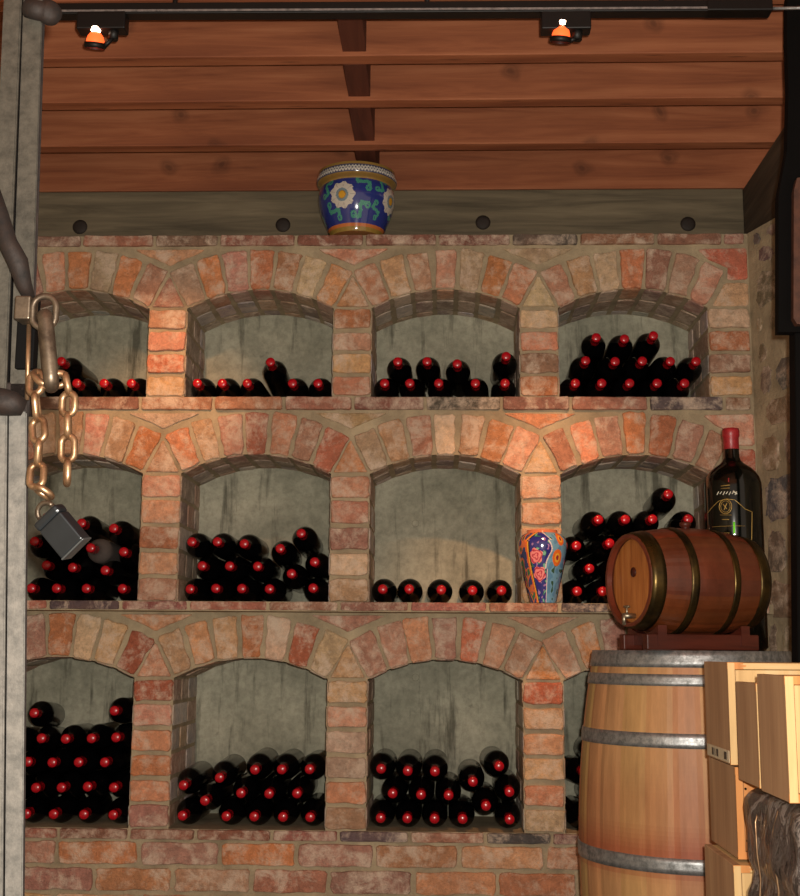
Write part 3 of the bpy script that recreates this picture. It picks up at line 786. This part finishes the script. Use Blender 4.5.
def vcol(th, z):
    u = wrap(th - vang) * .07; v = z / hv
    if v > .955: return lin((206, 120, 84))
    sg = 1
    ul = -.036 - .008 * math.sin(v * 3.2) + (1 - v) * .018; 
    if v > .82: ul = -.036 - .008 + (v - .82) * .22
    ur = .008 + .018 * math.exp(-((v - .72) / .13) ** 2) + (.006 if v < .45 else 0)
    if v > .84: ur = .024 - (v - .84) * .22
    if ul < u < ur:
        for cu, cv, R_ in roses:
            d = math.hypot(u - cu, (v - cv) * hv); an = math.atan2((v - cv) * hv, u - cu)
            if d < R_ * (1 + .12 * math.sin(an * 5 + cv * 9)):
                s = math.sin(d * 620 + 1.4 * math.sin(an * 3 + d * 200)); return lin((236, 140, 138)) if s > .1 else lin((220, 110, 118)) if s > -.55 else lin((180, 58, 76))
        n = mnz.noise(Vector((u * 75, z * 75, 3.0))); n2 = mnz.noise(Vector((u * 90, z * 90, 9.0)))
        if n > .22: return lin((120, 180, 158)) if n > .38 else lin((54, 110, 96))
        if n2 > .38: return lin((160, 120, 170))
        return lin((48, 48, 128))
    if ul - .004 < u <= ul: return lin((40, 46, 60))
    if ul - .013 < u <= ul - .004: return lin((226, 170, 60)) if u > ul - .008 else lin((222, 104, 48))
    if ur <= u < ur + .004: return lin((222, 206, 206))
    if u >= ur and u < .09:
        for cu, cv, R_ in ((.048, .60, .017), (.058, .86, .014)):
            d = math.hypot(u - cu, (v - cv) * hv * .7)
            if d < R_: return lin((222, 112, 44)) if d > R_ * .55 else lin((228, 170, 60)) if d > R_ * .3 else lin((150, 50, 60))
        n = mnz.noise(Vector((u * 60, z * 60, 5.0))) * 2
        if n > .7: return lin((60, 90, 70))
        return lin((112, 160, 190)) if n > -.3 else lin((92, 140, 176))
    n = mnz.noise(Vector((u * 60, z * 40, 7.0))) * 2
    return lin((60, 70, 110)) if n > .1 else (lin((206, 112, 72)) if n > -.4 else lin((60, 110, 80)))
vp = [(q[0], q[1] * hv) for q in smooth([(.040, 0), (.043, .08), (.054, .30), (.066, .55), (.0735, .75), (.072, .85), (.060, .93), (.047, .965), (.045, 1.0)])]
painted('painted_vase', vp, (vq.x, vY, zf[1] + .001), 'small painted vase with pink roses on dark blue standing before the brick pillar', vcol, 300, 130, .006)

# ------------------------------------------------------------------ crates and wrapped bundle
def crate(px_near, Yn, Yf, ztp, zbt, label, wid=.33, front_mat=None, side=None, nails=False):
    x0 = at(px_near, 700, Yn).x; d = Yf - Yn; h = ztp - zbt; t = .014
    root = empty('wooden_crate', (x0, Yn, zbt), label, 'crate', 'stacked wooden wine crates')
    side = side or M_pine_shaded; fm = front_mat or M_pine
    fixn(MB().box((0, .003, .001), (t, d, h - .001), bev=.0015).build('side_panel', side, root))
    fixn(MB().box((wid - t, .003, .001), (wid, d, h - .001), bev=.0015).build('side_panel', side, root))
    fixn(MB().box((t, .004, h - t), (wid - t, d - .002, h - .002), bev=.0015).build('top_panel', M_pinex, root))
    fixn(MB().box((t, .004, .001), (wid - t, d - .002, t), bev=.0015).build('bottom_panel', M_pinex, root))
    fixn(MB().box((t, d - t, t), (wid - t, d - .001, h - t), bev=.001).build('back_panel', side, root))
    fb = MB().box((t + .001, .006, t + .001), (wid - t - .001, .006 + t, h - t - .001), bev=.001)
    fixn(fb.build('front_panel', fm, root))
    # finger joints: end grain tongues showing at the corners
    for zz in (h - t, .001):
        j = MB(); nT = [(-.0005, zz)]
        T = [(-.0005, zz), (t * 1.6, zz)]
        for k in range(3):
            e = t * 1.6 + .007 + .005 * (k % 2); T += [(e, zz + .0003 + k * .0045), (e, zz + .0035 + k * .0045), (t * 1.6, zz + .0038 + k * .0045)]
        T += [(t * 1.6, zz + t - .001), (-.0005, zz + t - .001)]
        m_ = len(T); j.add([(x, .0025, z) for x, z in T] + [(x, .006, z) for x, z in T], [tuple(range(m_)), tuple(reversed(range(m_, 2 * m_)))] + [(k, k + m_, (k + 1) % m_ + m_, (k + 1) % m_) for k in range(m_)])
        fixn(j.build('finger_joint', M_orange, root))
    st = MB().box((-.0002, .001, .002), (t * .9, .0035, h - .002)); fixn(st.build('edge_strip', fm, root))
    if nails:
        nb = MB()
        for k in range(3): nb.lathe([(0, 0), (.0022, 0), (.0022, .002), (0, .0025)], 10, axis_m(Vector((t * 1.3, .006, h * (.2 + .28 * k))), Vector((0, -1, 0))), cap=False)
        nb.build('nail_heads', M_blackmat, root)
    return root, x0, d, h
def zz(py, Y): return at(760, py, Y).z
zA1, zA0 = zz(662, 2.35), zz(766, 2.35); zD0 = zz(861, 2.35)
A, xA, dA, hA = crate(729, 2.35, 2.56, zA1, zA0, 'pale pine wine crate on top of the rear stack, behind the smaller crates')
pl_ = MB().box((-.0012, .012, .004), (-.0002, dA - .012, .026)); pr = pl_.build('paper_strip', M_paper, A)
mk = MB()
for y0, y1 in ((.03, .05), (.10, .115), (.125, .13), (.14, .155)): mk.box((-.0018, y0, .008), (-.0012, y1, .022))
mk.build('printed_marks', M_lock, pr)
crate(733, 2.35, 2.58, zA0 - .002, zD0 + .001, 'orange-fronted wooden wine crate with nails, second from top in the rear stack', .34, M_orange, None, True)
crate(728, 2.31, 2.56, zD0 - .001, zD0 - .26, 'pale wine crate low in the rear stack, under the nailed crate', .36)
E2, _, _, _ = crate(728, 2.31, 2.56, zD0 - .262, .001, 'wine crate at the foot of the rear stack on the floor', .36)
zB = zz(790, 2.12)
crate(757, 2.13, 2.28, zz(683, 2.13), zB, 'narrow pine crate standing between the rear stack and the front crate', .3)
crate(786, 1.93, 2.10, zz(675, 1.93), zB, 'front pine crate with bright cream face, nearest the right edge', .3)
# wrapped bundle
bx0 = at(742, 820, 2.24).x
bun = empty('wrapped_bundle', (bx0, 1.9, 0), 'dark crinkled shiny wrapped bundle under the two front crates', 'bundle')
bm = bmesh.new(); bmesh.ops.create_cube(bm, size=1)
bw, bd, bh = .42, .34, zB - .003
for v in bm.verts: v.co = Vector(((v.co.x + .5) * bw, (v.co.y + .5) * bd, (v.co.z + .5) * bh))
bmesh.ops.subdivide_edges(bm, edges=bm.edges[:], cuts=40, use_grid_fill=True)
from mathutils import noise as mn
for v in bm.verts:
    q = v.co.copy(); rx = .035
    for ax, lo, hi in ((0, 0, bw), (1, 0, bd)):
        pass
    # round the long edges
    cx = min(max(q.x, rx), bw - rx); cy = min(max(q.y, rx), bd - rx); czz = min(max(q.z, rx), bh - rx)
    dlt = q - Vector((cx, cy, czz))
    if dlt.length > 1e-6: q = Vector((cx, cy, czz)) + dlt.normalized() * rx * min(1, max(abs(dlt.x), abs(dlt.y), abs(dlt.z)) / rx)
    s = .012 * mn.fractal(q * 9, 1, 2, 5) + .006 * abs(mn.noise(Vector((q.x * 30, q.y * 30, q.z * 6))))
    nrm = Vector((q.x - bw / 2, q.y - bd / 2, 0)).normalized()
    up = q.z > bh - .004
    q += nrm * s * (0 if up else 1)
    waist = math.exp(-((q.z - (bh - .145)) / .02) ** 2) * .012
    q -= nrm * waist
    v.co = q
me = bpy.data.meshes.new('wrapping'); bm.to_mesh(me); bm.free()
for pl in me.polygons: pl.use_smooth = True
me.materials.append(M_bundle); wo = bpy.data.objects.new('wrapping', me); C.objects.link(wo); wo.parent = bun
for yy in (.23, .12):
    MB().tube([(.03, yy, bh + .001), (.006, yy + .004, bh - .02), (-.004, yy, bh - .05), (-.004, yy - .004, bh - .1), (.002, yy + .003, bh - .14), (-.004, yy, bh - .2), (-.004, yy, .02)], .0016, 8).build('tie_cord', M_chain, bun)

# ------------------------------------------------------------------ track lights
ty = 2.70; tl, tr = at(50, 12, ty), at(770, 8.5, ty); tz = tl.z
track = empty('lamp_track', (0, ty, tr.z), 'black lamp track running across under the ceiling joists', 'lamp track')
d_ = (tr - tl); ang = math.atan2(d_.z, d_.x)
mt = Matrix.Translation((tl.x, 0, tl.z - tr.z)) @ Matrix.Rotation(-ang, 4, 'Y')
fixn(MB().box((0, -.017, -.014), (d_.length, .017, .014), mtx=mt, bev=.002).build('rail', M_black, track))
fixn(MB().box((0, -.0185, -.0095), (d_.length - .12, -.0165, -.0045), mtx=mt).build('edge_trim', M_galv, track))
fixn(MB().box((d_.length - .15, -.02, -.014), (d_.length + .002, .02, .013), mtx=mt, bev=.003).build('feed_cap', M_black, track))
MB().tube([(tr.x, 0, 0), (tr.x + .25, 0, .002)], .004, 8).build('feed_conduit', M_galv, track)
for k in range(3):
    xk = tl.x + (.3, .9, 1.45)[k]
    MB().tube([(xk, 0, .01), (xk, 0, jb - tr.z + .0)], .006, 8).build('hanger', M_black, track)
for i, (ax, bx_, by_, lab) in enumerate(((103, 94, 43, 'black spotlight with glowing bulb near the left end of the lamp track'), (565.5, 561, 37, 'black spotlight with glowing bulb hanging from the track right of centre'))):
    q = at(ax, 22, ty); L = empty('spotlight', (q.x, ty, q.z), lab, 'spotlight', 'track spotlights')
    w = .058; zt = .0
    fixn(MB().box((-w, -.0195, -.026), (w, .0195, .018), bev=.003).build('adapter', M_black, L))
    b = at(bx_, by_, ty - .01) - q
    ar = MB().tube([(.028, 0, -.014), (.026, 0, -.045)], .012, 12); ar.tube([(.026, 0, -.04), (b.x + .02, 0, b.z - .005)], .006, 8); ar.build('arm', M_black, L)
    dn = Vector((-.1, .35, -1)).normalized(); mx = axis_m(Vector((b.x, 0, b.z)), -dn)
    MB().lathe([(.022, -.008), (.0255, -.006), (.0255, .003), (.0235, .005), (.0225, .003), (.0225, -.008)], 32, mx, cap=False).build('lamp_ring', M_black, L)
    rf = MB().lathe([(.0215, .0), (.0212, .010), (.018, .020), (.013, .027), (.008, .031)], 28, mx, cap=False).build('reflector', M_refl, L)
    MB().lathe([(0, .022), (.008, .026), (.0115, .033), (.010, .041), (0, .046)], 20, mx, cap=False).build('bulb', M_bulb, L)
    ld = bpy.data.lights.new('spot_beam', 'SPOT'); ld.energy = (26, 34)[i]; ld.color = (1, .5, .22); ld.spot_size = math.radians((34, 40)[i]); ld.spot_blend = .9; ld.shadow_soft_size = .02
    lo = bpy.data.objects.new('spot_beam', ld); C.objects.link(lo)
    src = Vector((q.x + b.x, ty, q.z + b.z)) + dn * .012
    tgt = (at(160, 390, W), at(545, 550, W))[i]
    lo.location = src; lo.rotation_euler = (tgt - src).to_track_quat('-Z', 'Y').to_euler(); lo.parent = L; lo.matrix_parent_inverse = Matrix.Translation(-L.location)

# ------------------------------------------------------------------ gate at the left with chain and padlock
GY = 1.5
gate = empty('steel_gate', (at(20, 448, GY).x, GY, 0), 'grey steel gate stiles with rusty brackets along the left edge', 'gate')
g0 = gate.location.copy()
def vbar(name, tl_, tr_, bl_, br_, Y, th, mat, y0=-60, y1=1400, parent=gate):
    f = lambda a_, b_, y: a_ + (b_ - a_) * (y - 30) / 866.0
    P = [at(f(tl_, bl_, y0), y0, Y), at(f(tr_, br_, y0), y0, Y), at(f(tr_, br_, y1), y1, Y), at(f(tl_, bl_, y1), y1, Y)]
    for i, j in ((3, 0), (2, 1)) if y1 > 900 else ():
        k = (P[j].z - .001) / (P[j].z - P[i].z); P[i] = P[j] + (P[i] - P[j]) * k
    o_ = Vector(parent.location) if parent else Vector()
    bm = bmesh.new(); vs = [bm.verts.new(q - o_) for q in P] + [bm.verts.new(q - o_ + Vector((0, th, 0))) for q in P]
    for f_ in ((0, 1, 2, 3), (7, 6, 5, 4), (0, 4, 5, 1), (1, 5, 6, 2), (2, 6, 7, 3), (3, 7, 4, 0)): bm.faces.new([vs[k] for k in f_])
    bmesh.ops.recalc_face_normals(bm, faces=bm.faces[:]); bmesh.ops.bevel(bm, geom=bm.edges[:], offset=.0015, segments=2, affect='EDGES')
    me = bpy.data.meshes.new(name); bm.to_mesh(me); bm.free(); me.materials.append(mat)
    o = bpy.data.objects.new(name, me); C.objects.link(o); o.parent = parent; return o
def gbar(name, xa0, xa1, ya, xb0, xb1, yb, Y, th, mat, y0, y1):
    k0, k1 = (xb0 - xa0) / (yb - ya), (xb1 - xa1) / (yb - ya)      # edges as measured at two heights, run on to y0 and y1
    f = lambda x, k: x + k * (30 - ya); h = lambda x, k: x + k * (896 - ya)
    return vbar(name, f(xa0, k0), f(xa1, k1), h(xa0, k0), h(xa1, k1), Y, th, mat, y0, y1)
gbar('stile', 2, 20, 30, -7, 12, 230, GY, .006, M_steel, -60, 398)
gbar('stile', 22, 42, 30, 15, 35.5, 230, GY + .004, .006, M_steel, -60, 398)
gbar('edge_highlight', 41.5, 44, 30, 35, 37.5, 230, GY + .002, .004, M_rust, -60, 398)  # rust-coloured strip put in for the warm highlight along the stile edge
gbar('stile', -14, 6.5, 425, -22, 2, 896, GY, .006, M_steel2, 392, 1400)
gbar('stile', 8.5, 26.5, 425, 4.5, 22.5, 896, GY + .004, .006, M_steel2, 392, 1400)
gbar('edge_highlight', 26.3, 28, 425, 22.3, 24, 896, GY + .002, .004, M_rust, 392, 1400)
gbar('stop_bar', 6, 26, 30, -4, 16, 230, GY + .036, .012, M_blackmat, -60, 398)
gbar('stop_bar', -6, 12, 425, -10, 8, 896, GY + .036, .012, M_blackmat, 392, 1400)
fixn(MB().box((-.06, .004, -.02), (.024, .03, .02), mtx=Matrix.Translation(at(10, 397, GY) - Vector(gate.location)), bev=.002).build('cross_rail', M_rust, gate))
def G(px, py, Y=GY): return at(px, py, Y) - g0
# rusty brackets
MB().tube([G(-8, 190, GY - .02), G(0, 215, GY - .025), G(8, 243, GY - .03), G(18, 262, GY - .03), G(24, 285, GY - .015), G(30, 300, GY)], [.010, .011, .012, .013, .010, .007], 12).build('bent_bracket', M_rust, gate)
MB().tube([G(-8, 400, GY - .016), G(4, 402, GY - .018), G(14, 404, GY - .018), G(24, 408, GY - .012)], [.017, .017, .015, .010], 12).build('bent_bracket', M_rust, gate)
MB().lathe([(0, -.01), (.012, -.01), (.016, -.004), (.016, .006), (.009, .012), (0, .013)], 20, axis_m(G(49, 13, GY - .002), Vector((.7, -1, 0))), cap=False).build('pivot_bolt', M_rust, gate)
MB().tube([G(28, 8, GY - .006), G(36, 10, GY - .008), G(46, 12, GY - .006)], .013, 12).build('pivot_bracket', M_rust, gate)
MB().tube([G(29, 325, GY - .006), G(27, 400, GY - .006)], .003, 8).build('latch_rod', M_chain, gate)
fixn(MB().box((-.012, -.006, -.045), (.012, .012, .05), mtx=Matrix.Translation(G(27, 335, GY + .002)), bev=.002).build('latch_plate', M_blackmat, gate))
ey = MB(); E = G(44.5, 307.5, GY - .03)
ey.tube([E + Vector((.0148 * math.cos(t) , 0, .0145 * math.sin(t) + (-.012 if math.sin(t) < 0 else 0))) for t in [2 * PI * k / 24 for k in range(24)]], .0042, 10, True)
ey.box((-.036, -.006, -.016), (-.0165, .026, .014), mtx=Matrix.Translation(E), bev=.002)
fixn(ey.build('staple_eye', M_worn, gate))

# chain
CY = GY - .03
ch = empty('chain', at(50, 375, CY), 'brassy steel chain hanging in two strands from a long worn link on the gate', 'chain')
c0 = ch.location.copy()
def stadium(L, Wd, r, n=10):
    P = []; h = (L - Wd) / 2; q = Wd / 2 - r
    for k in range(n + 1): t = PI * k / n; P.append(Vector((q * math.cos(t), 0, h + q * math.sin(t))))
    for k in range(n + 1): t = PI + PI * k / n; P.append(Vector((q * math.cos(t), 0, -h + q * math.sin(t))))
    return P
def link(A_, B_, twist, name='chain_link', wd=.0262, r=.0044, mat=M_chain, over=.0085, par=ch, base=None):
    d = (B_ - A_); L = d.length + over; m = axis_m((A_ + B_) / 2 - base, d.normalized(), Vector((0, 1, 0)))
    m = m @ Matrix.Rotation(twist, 4, 'Z'); mb = MB()
    mb.tube([m @ q for q in stadium(L, wd, r)], r, 10, True); return mb.build(name, mat, par)
# long worn link through the eye
P0, P1 = at(44.5, 314, CY), at(51.5, 388, CY - .005)
mb = MB(); m = axis_m((P0 + P1) / 2 - c0, (P1 - P0).normalized(), Vector((0, 1, 0))) @ Matrix.Rotation(PI / 2 - .35, 4, 'Z')
mb.tube([m @ q for q in stadium((P1 - P0).length + .012, .038, .0095)], .0095, 14, True); mb.build('long_link', M_worn, ch)
left = [(50, 383, 0), (36, 376, .0), (35.5, 399, -.004), (37.5, 419, .0), (39, 441, -.003), (37, 463, .0), (38, 486, -.003), (50.5, 494, .0)]
left = [(49, 384), (37, 372), (35, 394), (37.5, 419), (39.5, 441), (37.5, 464), (36, 487), (51, 497)]
tw = [1.0, PI / 2 + .3, .25, 1.45, .35, .15 + PI / 2, .2]
for k in range(len(left) - 1):
    A_ = at(left[k][0], left[k][1], CY + (.006 if k % 2 else -.002)); B_ = at(left[k + 1][0], left[k + 1][1], CY + (.006 if (k + 1) % 2 else -.002))
    link(A_, B_, [.9, .2, 1.4, .25, 1.3, .1, 1.2][k], base=c0)
right = [(53, 384), (65, 375), (69, 393), (68, 415), (68, 436), (67.5, 461), (67, 484)]
for k in range(len(right) - 1):
    A_ = at(right[k][0], right[k][1], CY - .004); B_ = at(right[k + 1][0], right[k + 1][1], CY - .004)
    link(A_, B_, [.9, 1.3, .2, 1.35, .15, 1.2][k], base=c0)
# padlock
PC = at(63.5, 533, CY - .005)
lockm = axis_m(Vector((0, 0, 0)), (at(51, 518, CY) - at(76, 548, CY)).normalized(), Vector((0, 1, 0)))
pad = empty('padlock', PC, 'black square padlock hanging tilted from the chain', 'padlock')
mloc = lockm @ Matrix.Rotation(-.25, 4, 'Z')
fixn(MB().box((-.0185, -.011, -.024), (.0185, .011, .019), mtx=mloc, bev=.002).build('lock_body', M_lock, pad))
fixn(MB().box((-.0195, -.012, .0185), (.0195, .012, .031), mtx=mloc, bev=.004).build('lock_top', M_lock, pad))
fixn(MB().box((-.0188, -.0113, -.0262), (.0188, .0113, -.0238), mtx=mloc, bev=.0008).build('bottom_band', M_lockedge, pad))
sh = MB(); sh.tube([mloc @ Vector((.0115 * math.cos(t), 0, .034 + .011 * math.sin(t))) if True else 0 for t in [PI * k / 10 for k in range(11)]], .0032, 10)
sh.tube([mloc @ Vector((.0115, 0, .028)), mloc @ Vector((.0115, 0, .0345))], .0032, 10); sh.tube([mloc @ Vector((-.0115, 0, .028)), mloc @ Vector((-.0115, 0, .0345))], .0032, 10)
sh.build('shackle', M_worn, pad)

# ------------------------------------------------------------------ dark steel post at the right edge
RY = 2.75
post = empty('steel_post', (at(800, 448, RY).x, RY, 0), 'black steel post at the right edge beside the stone wall', 'post')
vbar('post_shaft', 792.5, 830, 800, 850, RY, .05, M_blackmat, -80, 1500, post)
g1 = post.location.copy()
mb = MB(); pts = [(788, -60), (787, 40), (788.5, 90), (787, 150), (778.5, 195), (778.5, 332), (825, 332), (825, -60)]
fv = [at(x, y, RY - .01) - g1 for x, y in pts]; n = len(fv)
mb.add(fv + [q + Vector((0, .03, 0)) for q in fv], [tuple(range(n)), tuple(reversed(range(n, 2 * n)))] + [(k, k + n, (k + 1) % n + n, (k + 1) % n) for k in range(n)])
fixn(mb.build('hinge_plate', M_blackmat, post))
pq_ = [at(x, y, RY - .03) - g1 for x, y in ((794, 190), (797, 178), (825, 172), (825, 324), (797, 324), (793.5, 318))]; n = 6
mb = MB(); mb.add(pq_ + [q + Vector((0, .02, 0)) for q in pq_], [tuple(range(n)), tuple(reversed(range(n, 2 * n)))] + [(k, k + n, (k + 1) % n + n, (k + 1) % n) for k in range(n)])
o = fixn(mb.build('brown_plate', metal_mat('brown_plate', (58, 34, 26), (92, 58, 44), .5, .1, 30, .5), post)); o['label'] = 'rusty brown plate'

# ------------------------------------------------------------------ light
fl = bpy.data.lights.new('camera_flash', 'POINT'); fl.shadow_soft_size = .014
fl.energy = 105; fl.color = (1.0, .93, .82)
fo = bpy.data.objects.new('camera_flash', fl); C.objects.link(fo)
fo.location = Vector((0, 0, H)) + Rv * .035 + Uv * .045
fo.rotation_euler = (Vector((-.02, 3.75, H + .42)) - fo.location).to_track_quat('-Z', 'Y').to_euler()
w = bpy.data.worlds.new('world'); bpy.context.scene.world = w; w.use_nodes = True
w.node_tree.nodes['Background'].inputs[0].default_value = (1, .78, .6, 1); w.node_tree.nodes['Background'].inputs[1].default_value = .30
vs_ = bpy.context.scene.view_settings; vs_.view_transform = 'Standard'; vs_.look = 'None'; vs_.exposure = 1.2; vs_.gamma = 1; vs_.use_curve_mapping = False
